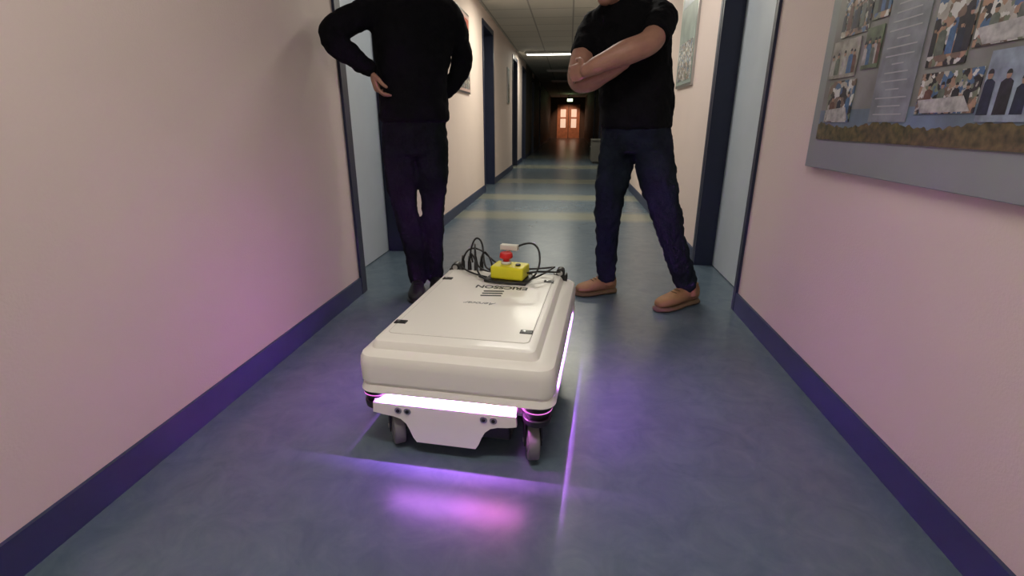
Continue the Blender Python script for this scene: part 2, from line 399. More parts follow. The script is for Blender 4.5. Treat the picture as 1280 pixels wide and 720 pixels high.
small_poster('door_sign', -1, 10.3, 10.6, 1.35, 2.0, M_text, M_greenp)

# ------------------------------------------------------------ robot
RB = empty('mobile_robot', (-0.282, 1.705, 0), math.radians(-4.6))
HW, HL = 0.305, 0.447
DK = 0.375            # deck height
def rrect(hw, hl, r, z, n=8):
    pts = []
    for cx, cy, a0 in ((hw - r, hl - r, 0), (-hw + r, hl - r, 90), (-hw + r, -hl + r, 180), (hw - r, -hl + r, 270)):
        for i in range(n + 1):
            a = math.radians(a0 + 90 * i / n)
            pts.append((cx + r * math.cos(a), cy + r * math.sin(a), z))
    return pts
def loft(name, rings, m, parent, smooth=True, cap=True, autos=40):
    bm = bmesh.new(); R = []
    for rg in rings: R.append([bm.verts.new(p) for p in rg])
    N = len(R[0])
    for a, b in zip(R, R[1:]):
        for i in range(N): bm.faces.new((a[i], a[(i + 1) % N], b[(i + 1) % N], b[i]))
    if cap:
        bm.faces.new(R[0]); bm.faces.new(R[-1])
    o = mesh_bm(name, bm, m, parent, smooth=smooth)
    if smooth:
        try: o.data.set_sharp_from_angle(angle=math.radians(autos))
        except Exception: pass
    return o
def ins(i, z, r=0.05, fr=None, lf=None):
    # fr / lf: different insets for the front end and the left side
    if fr is None: fr = i
    if lf is None: lf = i
    pts = rrect(HW - (i + lf) / 2, HL - (i + fr) / 2, max(r - i * 0.4, 0.012), z)
    return [(x - (i - lf) / 2, y - (i - fr) / 2, zz) for x, y, zz in pts]
loft('top_cover', [ins(0.03, 0.216), ins(0.001, 0.2162), ins(0.0, 0.218), ins(0.006, 0.238), ins(0.0085, 0.2385), ins(0.0085, 0.2495), ins(0.003, 0.250),
                   ins(0.002, 0.300), ins(0.004, 0.322), ins(0.009, 0.334), ins(0.018, 0.341), ins(0.046, 0.347, fr=0.030, lf=0.032), ins(0.054, 0.3485, fr=0.036, lf=0.037), ins(0.060, 0.362, fr=0.040, lf=0.041),
                   ins(0.067, 0.371, fr=0.046, lf=0.047), ins(0.080, DK, fr=0.058, lf=0.058)], M_white, RB, autos=25)
DX = -0.011
def sh(pts): return [(x + DX, y, z) for x, y, z in pts]
loft('hatch_seam', [sh(rrect(0.2250, 0.3480, 0.02, DK + 0.0001)), sh(rrect(0.2250, 0.3480, 0.02, DK + 0.0004))], M_seam, RB, smooth=False)
loft('hatch', [sh(rrect(0.2235, 0.3465, 0.018, DK + 0.0002)), sh(rrect(0.2235, 0.3465, 0.018, DK + 0.001)), sh(rrect(0.222, 0.345, 0.017, DK + 0.002))], M_white, RB, autos=25)
# led strips along the sides
for s, nm in ((1, 'right'), (-1, 'left')):
    xx = sorted((s * (HW - 0.012), s * (HW - 0.0075)))
    box('led_strip_' + nm, xx[0], xx[1], -0.24, 0.26, 0.2400, 0.2485, M_led, RB, bevel=0.001)
for s, nm, e_, c_, tl in ((1, 'right_floor', 40.0, (0.50, 0.16, 1.0), 76), (1, 'right_wall', 26.0, (0.95, 0.20, 0.85), 100),
                          (-1, 'left_floor', 28.0, (0.60, 0.15, 1.0), 76), (-1, 'left_wall', 40.0, (0.95, 0.18, 0.85), 104)):
    area('led_light_' + nm, (s * (HW - (0.0045 if 'floor' in nm else 0.0050)), -0.02, 0.2440), 0.62, 0.008 if 'floor' in nm else 0.0055, e_, c_,
         rot=(math.radians(tl), 0, math.radians(90 * s)), parent=RB)
YL, ZL = -0.420, 0.2125
area('led_light_front', (-0.09, YL, ZL), 0.30, 0.006, 10.0, (0.52, 0.16, 1.0), rot=(math.radians(57), 0, 0), parent=RB)
area('led_light_front_magenta', (0.095, YL, ZL), 0.19, 0.006, 7.5, (0.85, 0.17, 0.88), rot=(math.radians(57), 0, 0), parent=RB)
area('led_light_front_red', (0.10, -0.436, 0.2125), 0.04, 0.01, 1.1, (1.0, 0.25, 0.10), rot=(math.radians(52), 0, 0), parent=RB, spread=math.radians(80))
area('led_light_back', (0, HL - 0.0055, 0.244), 0.42, 0.004, 2.0, (0.48, 0.16, 1.0), rot=(math.radians(60), 0, math.pi), parent=RB)
# chassis
box('chassis', -0.165, 0.165, -0.385, 0.385, 0.055, 0.216, M_black, RB, bevel=0.008)
box('chassis_bridge', -0.26, 0.26, -0.27, 0.27, 0.10, 0.216, M_black, RB, bevel=0.008)
def plate(name, outline, y0, y1, m, parent):
    bm = bmesh.new()
    a = [bm.verts.new((x, y0, z)) for x, z in outline]; b = [bm.verts.new((x, y1, z)) for x, z in outline]
    bm.faces.new(a); bm.faces.new(b)
    N = len(a)
    for i in range(N): bm.faces.new((a[i], a[(i + 1) % N], b[(i + 1) % N], b[i]))
    return mesh_bm(name, bm, m, parent)
def plate_outline(cx, zt=0.174):
    o = [(-0.236, zt), (0.216, zt), (0.218, 0.140)]
    pr_ = [(0.19, 0.134), (0.160, 0.131), (0.138, 0.124), (0.121, 0.109), (0.110, 0.088), (0.100, 0.062), (0.090, 0.046)]
    pl_ = [(-0.100, 0.046), (-0.111, 0.062), (-0.121, 0.088), (-0.131, 0.109), (-0.148, 0.124), (-0.172, 0.131), (-0.205, 0.134), (-0.238, 0.140)]
    return [(x + cx, z) for x, z in o + pr_ + pl_]
plate('front_bumper', plate_outline(-0.026), -0.432, -0.418, M_white, RB)
bm = bmesh.new()
prof = [(-0.431, 0.170), (-0.431, 0.1745), (-0.385, 0.204), (-0.385, 0.170)]
A_ = [bm.verts.new((-0.260, y, z)) for y, z in prof]; B_ = [bm.verts.new((0.188, y, z)) for y, z in prof]
bm.faces.new(A_); bm.faces.new(B_)
for i in range(4): bm.faces.new((A_[i], A_[(i + 1) % 4], B_[(i + 1) % 4], B_[i]))
mesh_bm('front_bumper_shelf', bm, M_white, RB)
plate('rear_bumper', plate_outline(0.0), 0.392, 0.412, M_white, RB)
for i, x in enumerate((-0.180, -0.150, 0.092, 0.122)):
    cyl('bolt_ring_%d' % i, (x, -0.431, 0.154), (x, -0.4345, 0.154), 0.0115, 0.0115, M_metal, RB, seg=20, bevel=0.001)
    cyl('bolt_%d' % i, (x, -0.433, 0.154), (x, -0.437, 0.154), 0.0065, 0.006, M_black, RB, seg=6)
for s in (-1, 1):
    xx = sorted((s * 0.262, s * 0.27)); box('side_panel_%s' % ('l' if s < 0 else 'r'), xx[0], xx[1], -0.24, 0.24, 0.07, 0.214, M_white, RB, bevel=0.003)
def caster(nm, x, y, ang):
    c, s_ = math.cos(ang), math.sin(ang)
    ax = Vector((c, s_, 0)); fw = Vector((-s_, c, 0))
    ctr = Vector((x, y, 0.0625))
    cyl(nm + '_tyre', ctr - ax * 0.018, ctr + ax * 0.018, 0.0622, 0.0622, M_rubber, RB, seg=40, bevel=0.006)
    cyl(nm + '_hub', ctr - ax * 0.021, ctr + ax * 0.021, 0.038, 0.038, M_rubber, RB, seg=32, bevel=0.004)
    cyl(nm + '_axle', ctr - ax * 0.030, ctr + ax * 0.030, 0.007, 0.007, M_metal, RB, seg=16)
    for k_, sd in enumerate((-1, 1)):
        bm = bmesh.new()
        p = [ctr + ax * sd * 0.0235 + fw * a + Vector((0, 0, b)) for a, b in ((-0.016, -0.014), (0.016, -0.014), (0.035, 0.075), (-0.03, 0.075))]
        q = [v + ax * sd * 0.004 for v in p]
        P_ = [bm.verts.new(v) for v in p]; Q_ = [bm.verts.new(v) for v in q]
        bm.faces.new(P_); bm.faces.new(Q_)
        for i in range(4): bm.faces.new((P_[i], P_[(i + 1) % 4], Q_[(i + 1) % 4], Q_[i]))
        mesh_bm(nm + '_fork_%d' % k_, bm, M_black, RB)
    cyl(nm + '_swivel', ctr + Vector((0, 0, 0.072)), ctr + Vector((0, 0, 0.155)), 0.035, 0.030, M_black, RB, seg=28)
caster('caster_front_r', 0.232, -0.372, 0.25)
caster('caster_front_l', -0.214, -0.372, 0.55)
caster('caster_back_r', 0.222, 0.35, 0.1)
caster('caster_back_l', -0.222, 0.35, 0.1)
for s in (-1, 1):
    cyl('drive_wheel_%s' % ('l' if s < 0 else 'r'), (s * 0.185, 0, 0.0635), (s * 0.225, 0, 0.0635), 0.063, 0.063, M_rubber, RB, seg=40, bevel=0.005)
M_scan = mat('scanner_led_glow', (0.4, 0.05, 0.3), 0.3, emit=(1.0, 0.25, 0.85), estr=0.9)  # emission paints the magenta LED light falling on the black scanners
for nm, x, y in (('scanner_front', 0.248, -0.394), ('scanner_rear', -0.262, -0.385)):
    cyl(nm + '_base', (x, y, 0.146), (x, y, 0.168), 0.042, 0.044, M_black, RB, bevel=0.003)
    cyl(nm + '_window', (x, y, 0.168), (x, y, 0.192), 0.036, 0.036, M_black, RB)
    cyl(nm + '_glow_ring', (x, y, 0.1935), (x, y, 0.1955), 0.0455, 0.0455, M_scan, RB)
    cyl(nm + '_cap', (x, y, 0.196), (x, y, 0.216), 0.046, 0.044, M_black, RB, bevel=0.003)
    box(nm + '_bracket', min(x, x * 0.6), max(x, x * 0.6), y + 0.01, y + 0.05, 0.15, 0.16, M_metal, RB)
for i, (x, y) in enumerate(((-0.226, -0.262), (0.193, -0.268), (-0.222, 0.225), (0.200, 0.26))):
    box('latch_%d' % i, x - 0.020, x + 0.020, y - 0.013, y + 0.013, DK + 0.0005, DK + 0.005, M_black, RB, bevel=0.002)
    cyl('latch_pin_%d' % i, (x - 0.007, y, DK + 0.005), (x - 0.007, y, DK + 0.0065), 0.005, 0.005, M_metal, RB, seg=12)
def label(nm, txt, size, x, y, shear=0.0, m=None):
    cu = bpy.data.curves.new(nm, 'FONT'); cu.body = txt; cu.size = size; cu.extrude = 0.0003
    cu.align_x = 'CENTER'; cu.align_y = 'CENTER'; cu.shear = shear
    cu.materials.append(m or M_black)
    o = add_obj(nm, cu, RB); o.location = (x, y, DK + 0.0023); o.rotation_euler = (0, 0, math.pi)
    return o
l1 = label('label_text', 'ERICSSON', 0.046, 0.025, 0.150)
l1.data.offset = 0.0012
label('label_script', 'Aerocar', 0.034, -0.015, -0.04, 0.4, M_inkgrey)
for i in range(3):
    bm = bmesh.new()
    y = 0.100 - i * 0.026; xc = 0.005
    pts = [(-0.040, y), (0.036, y + 0.011), (0.040, y + 0.002), (0.040, y - 0.001), (-0.036, y - 0.012), (-0.040, y - 0.007)]
    a = [bm.verts.new((px + xc, py, DK + 0.0021)) for px, py in pts]; b = [bm.verts.new((px + xc, py, DK + 0.0028)) for px, py in pts]
    bm.faces.new(a); bm.faces.new(b)
    for j in range(6): bm.faces.new((a[j], a[(j + 1) % 6], b[(j + 1) % 6], b[j]))
    mesh_bm('logo_bar_%d' % i, bm, M_black, RB)

EB = empty('emergency_stop_box', (0, 0, 0)); EB.parent = RB; EB.location = (0.040, 0.262, DK + 0.0018); EB.rotation_euler = (0, 0, math.radians(-8))
box('base_tray', -0.095, 0.085, -0.068, 0.06, 0.0, 0.012, M_black, EB, bevel=0.004)
box('yellow_body', -0.072, 0.068, -0.052, 0.045, 0.012, 0.066, M_yellow, EB, bevel=0.008)
cyl('button_collar', (-0.02, 0.0, 0.066), (-0.02, 0.0, 0.078), 0.022, 0.020, M_offwhite, EB)
cyl('button_stem', (-0.02, 0.0, 0.078), (-0.02, 0.0, 0.092), 0.013, 0.013, M_red, EB)
cyl('button_cap', (-0.02, 0.0, 0.092), (-0.02, 0.0, 0.115), 0.028, 0.025, M_red, EB, bevel=0.005)
box('wireless_dongle', -0.055, 0.02, 0.02, 0.05, 0.118, 0.140, M_offwhite, EB, bevel=0.003)
box('dongle_post', -0.03, -0.015, 0.03, 0.042, 0.064, 0.12, M_offwhite, EB)
cyl('reset_button', (0.035, -0.01, 0.066), (0.035, -0.01, 0.073), 0.011, 0.010, M_black, EB)
cyl('gland', (-0.072, 0.0, 0.035), (-0.092, 0.0, 0.035), 0.011, 0.009, M_black, EB)
D = DK + 0.004
cs = [
    [(-0.17, 0.38, D + 0.03), (-0.16, 0.39, D + 0.16), (-0.08, 0.36, D + 0.15), (-0.09, 0.28, D + 0.03), (-0.045, 0.265, D + 0.035)],
    [(-0.14, 0.38, D + 0.03), (-0.15, 0.40, D + 0.12), (-0.12, 0.30, D + 0.14), (-0.10, 0.20, D + 0.01), (0.02, 0.175, D + 0.006), (0.13, 0.20, D + 0.006), (0.21, 0.37, D + 0.03)],
    [(-0.20, 0.38, D + 0.03), (-0.19, 0.39, D + 0.10), (-0.10, 0.38, D + 0.10), (-0.04, 0.36, D + 0.006), (0.10, 0.375, D + 0.01), (0.21, 0.37, D + 0.03)],
    [(0.06, 0.30, D + 0.13), (0.13, 0.35, D + 0.16), (0.17, 0.30, D + 0.08), (0.14, 0.24, D + 0.01), (0.10, 0.185, D + 0.006), (0.0, 0.175, D + 0.006), (-0.09, 0.24, D + 0.01)],
    [(-0.06, 0.25, D + 0.006), (-0.12, 0.28, D + 0.006), (-0.18, 0.31, D + 0.01), (-0.21, 0.37, D + 0.02)],
    [(-0.115, 0.38, D + 0.03), (-0.11, 0.38, D + 0.13), (-0.05, 0.31, D + 0.07), (-0.04, 0.27, D + 0.04)],
    [(0.11, 0.26, D + 0.03), (0.17, 0.25, D + 0.05), (0.20, 0.31, D + 0.02), (0.235, 0.37, D + 0.01)],
    [(-0.155, 0.38, D + 0.03), (-0.17, 0.38, D + 0.09), (-0.13, 0.33, D + 0.06), (-0.10, 0.30, D + 0.005), (0.0, 0.34, D + 0.005), (0.12, 0.33, D + 0.005)],
]
for i, c in enumerate(cs): cable('cable_%d' % i, c, 0.0040, M_cable, RB)
for i, x in enumerate((-0.20, -0.17, -0.14, -0.115)):
    cyl('plug_%d' % i, (x, 0.38, 0.345), (x, 0.38, D + 0.035), 0.010, 0.008, M_black, RB, seg=20, bevel=0.001)
    cyl('plug_boot_%d' % i, (x, 0.38, D + 0.035), (x, 0.38, D + 0.06), 0.0065, 0.004, M_black, RB, seg=16)
for s, nm in ((-1, 'l'), (1, 'r')):
    box('rear_socket_' + nm, s * 0.235 - 0.03, s * 0.235 + 0.03, 0.375, 0.415, 0.340, 0.376, M_black, RB, bevel=0.006)
    cyl('rear_camera_' + nm, (s * 0.235, 0.37, 0.383), (s * 0.235, 0.415, 0.383), 0.018, 0.018, M_black, RB, bevel=0.003)
    cyl('rear_camera_ring_' + nm, (s * 0.235, 0.368, 0.383), (s * 0.235, 0.372, 0.383), 0.011, 0.011, M_metal, RB)

# ------------------------------------------------------------ people
def sphere(bm, c, r, sc=(1, 1, 1), rot=None, seg=20):
    res = bmesh.ops.create_uvsphere(bm, u_segments=seg, v_segments=seg // 2 + 2, radius=r)
    for v in res['verts']:
        p = Vector((v.co.x * sc[0], v.co.y * sc[1], v.co.z * sc[2]))
        if rot: p = rot @ p
        v.co = p + Vector(c)
def catmull(P, R, sub=6):
    out = []
    n = len(P)
    for i in range(n - 1):
        p0, p1, p2, p3 = P[max(i - 1, 0)], P[i], P[i + 1], P[min(i + 2, n - 1)]
        for j in range(sub):
            t = j / sub
            q = 0.5 * ((2 * p1) + (p2 - p0) * t + (2 * p0 - 5 * p1 + 4 * p2 - p3) * t * t + (3 * p1 - p0 - 3 * p2 + p3) * t ** 3)
            r = R[i] + (R[i + 1] - R[i]) * (t * t * (3 - 2 * t))
            out.append((q, r))
    out.append((P[-1], R[-1]))
    return out
def limb(bm, P, R, seg=18, flat=None, fl=1.0, caps=(True, True)):
    P = [Vector(p) for p in P]
    pts = catmull(P, R)
    rings = []
    ref = None
    for i, (p, r) in enumerate(pts):
        d = (pts[min(i + 1, len(pts) - 1)][0] - pts[max(i - 1, 0)][0]).normalized()
        if flat is not None:
            a = Vector(flat); a = (a - d * a.dot(d)).normalized()
        else:
            if ref is None:
                ref = Vector((0, 0, 1)) if abs(d.z) < 0.8 else Vector((1, 0, 0))
            a = (ref - d * ref.dot(d)).normalized(); ref = a
        b = d.cross(a)
        rings.append([bm.verts.new(p + a * math.cos(2 * math.pi * k / seg) * r * fl + b * math.sin(2 * math.pi * k / seg) * r) for k in range(seg)])
    for A, B in zip(rings, rings[1:]):
        for k in range(seg): bm.faces.new((A[k], A[(k + 1) % seg], B[(k + 1) % seg], B[k]))
    bm.faces.new(rings[0]); bm.faces.new(rings[-1])
    if caps[0]: sphere(bm, P[0], R[0] * 0.98 * (fl if fl < 1 else 1), seg=16)
    if caps[1]: sphere(bm, P[-1], R[-1] * 0.98 * (fl if fl < 1 else 1), seg=16)
def stack(bm, secs, F, seg=36, pw=2.4):
    F = Vector((F[0], F[1], 0)).normalized(); L = Vector((-F.y, F.x, 0))
    rings = []
    S = []
    for i in range(len(secs) - 1):
        for j in range(4):
            t = j / 4
            S.append([secs[i][q] + (secs[i + 1][q] - secs[i][q]) * t for q in range(6)])
    S.append(list(secs[-1]))
    for (x, y, z, w, df, db) in S:
        rg = []
        for k in range(seg):
            a = 2 * math.pi * k / seg
            c, s = math.cos(a), math.sin(a)
            cc = math.copysign(abs(c) ** (2 / pw), c); ss = math.copysign(abs(s) ** (2 / pw), s)
            d = df if ss > 0 else db
            rg.append(bm.verts.new(Vector((x, y, z)) + L * w * cc + F * d * ss))
        rings.append(rg)
    for A, B in zip(rings, rings[1:]):
        for k in range(seg): bm.faces.new((A[k], A[(k + 1) % seg], B[(k + 1) % seg], B[k]))
    bm.faces.new(rings[0]); bm.faces.new(rings[-1])

tex = bpy.data.textures.new('cloth_folds', 'CLOUDS'); tex.noise_scale = 0.09; tex.noise_depth = 2
tex2 = bpy.data.textures.new('cloth_folds_fine', 'CLOUDS'); tex2.noise_scale = 0.035; tex2.noise_depth = 1
def finish(name, bm, m, parent, voxel=0.01, smooth=6, fold=0.0, fine=0.0):
    o = mesh_bm(name, bm, m)
    pin(o, parent)
    r = o.modifiers.new('remesh', 'REMESH'); r.mode = 'VOXEL'; r.voxel_size = voxel; r.use_smooth_shade = True
    if smooth:
        s = o.modifiers.new('smooth', 'SMOOTH'); s.factor = 0.5; s.iterations = smooth
    if fold:
        d = o.modifiers.new('folds', 'DISPLACE'); d.texture = tex; d.strength = fold; d.mid_level = 0.5; d.texture_coords = 'LOCAL'
    if fine:
        d = o.modifiers.new('folds2', 'DISPLACE'); d.texture = tex2; d.strength = fine; d.mid_level = 0.5; d.texture_coords = 'LOCAL'
    return o

def hand(bm, wrist, d, n, side, curl=(0.5, 0.6, 0.5), sc=1.0, thumb_open=0.8):
    W = Vector(wrist); d = Vector(d).normalized(); n = Vector(n); n = (n - d * n.dot(d)).normalized()
    s = d.cross(n) * side
    limb(bm, [W - d * 0.03 * sc, W, W + d * 0.045 * sc, W + d * 0.088 * sc], [0.027 * sc, 0.029 * sc, 0.041 * sc, 0.040 * sc], flat=n, fl=0.42, caps=(True, True))
    lens = (0.072, 0.082, 0.076, 0.058)
    for i in range(4):
        off = (0.030 - i * 0.0205) * sc
        p = W + d * (0.086 - (0.004 if i in (0, 2) else 0.012 if i == 3 else 0)) * sc + s * off
        P = [p - d * 0.025 * sc]; a = 0
        P.append(p)
        Ls = (0.45, 0.30, 0.25)
        fan = s * (0.10 - i * 0.07)
        for j in range(3):
            a += curl[j] * (1 + 0.12 * i)
            dd = ((d + fan).normalized() * math.cos(a) + n * math.sin(a))
            P.append(P[-1] + dd * lens[i] * Ls[j] * sc)
        R = [0.0085, 0.0092, 0.0085, 0.0078, 0.0066]
        R = [x * sc * (0.9 if i == 3 else 1) for x in R]
        limb(bm, P, R, seg=12)
    t0 = W + d * 0.018 * sc + s * 0.022 * sc
    td = (d * 0.65 + s * thumb_open + n * 0.35).normalized()
    t1 = t0 + td * 0.042 * sc
    td2 = (d * 0.9 + s * 0.3 * thumb_open + n * 0.4).normalized()
    t2 = t1 + td2 * 0.032 * sc; t3 = t2 + (td2 + n * 0.3).normalized() * 0.024 * sc
    limb(bm, [t0, t1, t2, t3], [0.014 * sc, 0.0115 * sc, 0.0105 * sc, 0.0085 * sc], seg=12)

def shoe(name, heel, toe, parent, mu, ms, width=0.048, high=0.095, boot=False):
    heel = Vector((heel[0], heel[1], 0)); toe = Vector((toe[0], toe[1], 0))
    d = (toe - heel).normalized(); Ln = (toe - heel).length; s = Vector((-d.y, d.x, 0))
    def rings(prof, seg=24):
        bm = bmesh.new(); RR = []
        for t, w, h, z0 in prof:
            c = heel + d * Ln * t
            rg = []
            for k in range(seg):
                a = 2 * math.pi * k / seg
                cx = math.cos(a); sz = math.sin(a)
                cx = math.copysign(abs(cx) ** 0.75, cx)
                zz = z0 + h * (0.5 + 0.5 * math.copysign(abs(sz) ** 0.8, sz))
                nar = 1.0 - 0.35 * max(0, (zz - z0) / h - 0.5)
                rg.append(bm.verts.new(c + s * cx * w * nar + Vector((0, 0, zz))))
            RR.append(rg)
        for A, B in zip(RR, RR[1:]):
            for k in range(seg): bm.faces.new((A[k], A[(k + 1) % seg], B[(k + 1) % seg], B[k]))
        bm.faces.new(RR[0]); bm.faces.new(RR[-1])
        return bm
    W = width
    zs = 0.024 if boot else 0.016
    up = [(0.0, W * 0.35, high * 0.55, zs + 0.014), (0.04, W * 0.62, high * 0.85, zs + 0.002), (0.13, W * 0.72, high, zs), (0.28, W * 0.74, high * 1.02, zs), (0.40, W * 0.80, high * 0.86, zs),
          (0.55, W * 0.93, high * 0.66, zs), (0.72, W * 1.0, high * 0.53, zs), (0.86, W * 0.92, high * 0.47, zs), (0.95, W * 0.68, high * 0.39, zs), (1.0, W * 0.34, high * 0.22, zs + 0.006)]
    o = mesh_bm(name + '_upper', rings(up), mu, smooth=True); pin(o, parent)
    o.modifiers.new('s', 'SUBSURF').levels = 1
    o.modifiers['s'].render_levels = 2
    so = [(-0.015, W * 0.38, 0.022, 0.001), (0.03, W * 0.70, 0.024, 0.0), (0.15, W * 0.80, 0.026, 0.0), (0.4, W * 0.78, 0.022, 0.0), (0.55, W * 0.98, 0.022, 0.0), (0.72, W * 1.07, 0.022, 0.0),
          (0.88, W * 0.98, 0.021, 0.0), (0.97, W * 0.72, 0.021, 0.001), (1.02, W * 0.34, 0.018, 0.003)]
    if boot: so = [(a, b * 1.03, c * 1.35, e) for a, b, c, e in so]
    o = mesh_bm(name + '_sole', rings(so), ms, smooth=True); pin(o, parent)
    if boot:
        c0 = heel + d * Ln * 0.22
        bm = bmesh.new()
        limb(bm, [c0 + Vector((0, 0, 0.06)), c0 + Vector((0, 0, 0.10)), c0 - d * 0.004 + Vector((0, 0, 0.135))], [0.050, 0.045, 0.046], caps=(False, False))
        o = mesh_bm(name + '_ankle_collar', bm, mu, smooth=True); pin(o, parent)
    for i in range(4):
        t = 0.40 + i * 0.07
        c = heel + d * Ln * t + Vector((0, 0, zs + high * (0.88 - i * 0.080)))
        o = cyl(name + '_lace_%d' % i, c - s * W * 0.36, c + s * W * 0.36, 0.0025, 0.0025, ms, None, seg=8); pin(o, parent)

def head(parent, c, F, tilt=0.0, neck=None):
    c = Vector(c); F = Vector((F[0], F[1], 0)).normalized(); L = Vector((-F.y, F.x, 0)); U = Vector((0, 0, 1))
    F2 = (F * math.cos(tilt) - U * math.sin(tilt)); U2 = (U * math.cos(tilt) + F * math.sin(tilt))
    R = Matrix((L, F2, U2)).transposed()
    def W(x, y, z): return c + R @ Vector((x, y, z))
    bm = bmesh.new()
    sphere(bm, W(0, -0.012, 0.03), 1, (0.076, 0.096, 0.088), R)
    sphere(bm, W(0, 0.018, -0.03), 1, (0.062, 0.072, 0.080), R)
    sphere(bm, W(0, 0.045, -0.085), 1, (0.040, 0.040, 0.030), R)
    sphere(bm, W(0, 0.058, 0.035), 1, (0.055, 0.028, 0.030), R)
    limb(bm, [W(0, 0.085, 0.015), W(0, 0.100, -0.012), W(0, 0.108, -0.028)], [0.007, 0.010, 0.013], seg=12)
    sphere(bm, W(0.012, 0.094, -0.030), 0.009, seg=12); sphere(bm, W(-0.012, 0.094, -0.030), 0.009, seg=12)
    sphere(bm, W(0.034, 0.062, -0.02), 1, (0.022, 0.02, 0.02), R); sphere(bm, W(-0.034, 0.062, -0.02), 1, (0.022, 0.02, 0.02), R)
    for s in (-1, 1):
        sphere(bm, W(s * 0.076, -0.008, -0.003), 1, (0.009, 0.017, 0.031), R)
    nb = Vector(neck)
    limb(bm, [W(0, -0.020, -0.03), (W(0, -0.02, -0.10) + nb) / 2, nb], [0.055, 0.055, 0.057])
    finish('head', bm, M_skin, parent, voxel=0.006, smooth=4)
    bm = bmesh.new()
    sphere(bm, W(0, -0.022, 0.042), 1, (0.081, 0.096, 0.088), R)
    sphere(bm, W(0, -0.052, -0.015), 1, (0.070, 0.058, 0.070), R)
    finish('hair', bm, M_hair, parent, voxel=0.007, smooth=3, fine=0.006)
    for s in (-1, 1):
        for nm, dx, rad, mt in (('eye', 0.080, 0.0115, M_eye), ('iris', 0.0885, 0.0048, M_iris)):
            bm = bmesh.new(); sphere(bm, W(s * 0.031, dx, 0.004), rad); o = mesh_bm(nm, bm, mt, smooth=True); pin(o, parent)
        bm = bmesh.new(); limb(bm, [W(s * 0.016, 0.090, 0.024), W(s * 0.032, 0.089, 0.029), W(s * 0.048, 0.078, 0.023)], [0.003, 0.0042, 0.0025], seg=8)
        o = mesh_bm('eyebrow', bm, M_hair, smooth=True); pin(o, parent)
    bm = bmesh.new(); limb(bm, [W(-0.024, 0.082, -0.056), W(0, 0.092, -0.054), W(0.024, 0.082, -0.056)], [0.003, 0.0065, 0.003], seg=10)
    o = mesh_bm('mouth', bm, M_lip, smooth=True); pin(o, parent)

# ---- man with hands on hips (left)
A = empty('man', (-0.84, 2.78, 0))
F = (0.28, -0.96)
bm = bmesh.new()
stack(bm, [(-0.842, 2.78, 1.00, 0.176, 0.125, 0.12), (-0.842, 2.78, 1.015, 0.188, 0.137, 0.13), (-0.840, 2.78, 1.08, 0.184, 0.132, 0.125), (-0.838, 2.78, 1.19, 0.178, 0.125, 0.115), (-0.83, 2.78, 1.32, 0.196, 0.130, 0.125),
           (-0.82, 2.78, 1.44, 0.212, 0.130, 0.130), (-0.815, 2.78, 1.52, 0.205, 0.115, 0.12), (-0.812, 2.775, 1.580, 0.150, 0.09, 0.095), (-0.81, 2.77, 1.62, 0.085, 0.068, 0.07), (-0.81, 2.765, 1.65, 0.066, 0.06, 0.06)], F)
limb(bm, [(-0.94, 2.74, 1.535), (-1.005, 2.70, 1.52), (-1.07, 2.61, 1.475), (-1.148, 2.52, 1.395), (-1.075, 2.565, 1.31), (-1.008, 2.61, 1.255)],
     [0.080, 0.077, 0.068, 0.062, 0.054, 0.042])
limb(bm, [(-0.70, 2.81, 1.535), (-0.640, 2.83, 1.51), (-0.61, 2.88, 1.42), (-0.602, 2.95, 1.325), (-0.63, 2.935, 1.23), (-0.69, 2.925, 1.165)],
     [0.080, 0.074, 0.064, 0.058, 0.050, 0.040])
finish('sweater', bm, M_sweat, A, voxel=0.010, smooth=6, fold=0.020, fine=0.010)
bm = bmesh.new()
limb(bm, [(-0.81, 2.765, 1.60), (-0.81, 2.76, 1.665)], [0.068, 0.063])
finish('collar', bm, M_sweat, A, voxel=0.008, smooth=2)
bm = bmesh.new()
stack(bm, [(-0.842, 2.78, 0.83, 0.150, 0.10, 0.105), (-0.842, 2.78, 0.90, 0.176, 0.118, 0.125), (-0.842, 2.78, 1.05, 0.168, 0.115, 0.11)], F)
limb(bm, [(-0.93, 2.76, 0.90), (-0.930, 2.75, 0.72), (-0.910, 2.745, 0.52), (-0.898, 2.79, 0.30), (-0.890, 2.83, 0.09)], [0.092, 0.087, 0.068, 0.060, 0.055])
limb(bm, [(-0.755, 2.80, 0.90), (-0.757, 2.80, 0.72), (-0.775, 2.82, 0.52), (-0.792, 2.86, 0.30), (-0.802, 2.90, 0.09)], [0.092, 0.085, 0.066, 0.058, 0.053])
finish('jeans', bm, M_jeanL, A, voxel=0.009, smooth=5, fold=0.018, fine=0.012)
bm = bmesh.new()
hand(bm, (-0.998, 2.617, 1.240), (0.20, 0.10, -0.9), (0.85, 0.45, 0.2), 1, curl=(0.45, 0.5, 0.3), sc=0.95)
finish('hand_r', bm, M_skin, A, voxel=0.0042, smooth=2)
bm = bmesh.new()
hand(bm, (-0.695, 2.925, 1.155), (-0.65, 0.05, -0.6), (-0.2, -0.95, 0.1), -1, curl=(0.2, 0.3, 0.2))
finish('hand_l', bm, M_skin, A, voxel=0.0042, smooth=2)
shoe('shoe_r', (-0.905, 2.90), (-0.855, 2.62), A, M_shoeB, M_black)
shoe('shoe_l', (-0.820, 2.96), (-0.735, 2.70), A, M_shoeB, M_black)
head(A, (-0.795, 2.73, 1.80), (0.4, -0.9), tilt=0.2, neck=(-0.81, 2.77, 1.60))

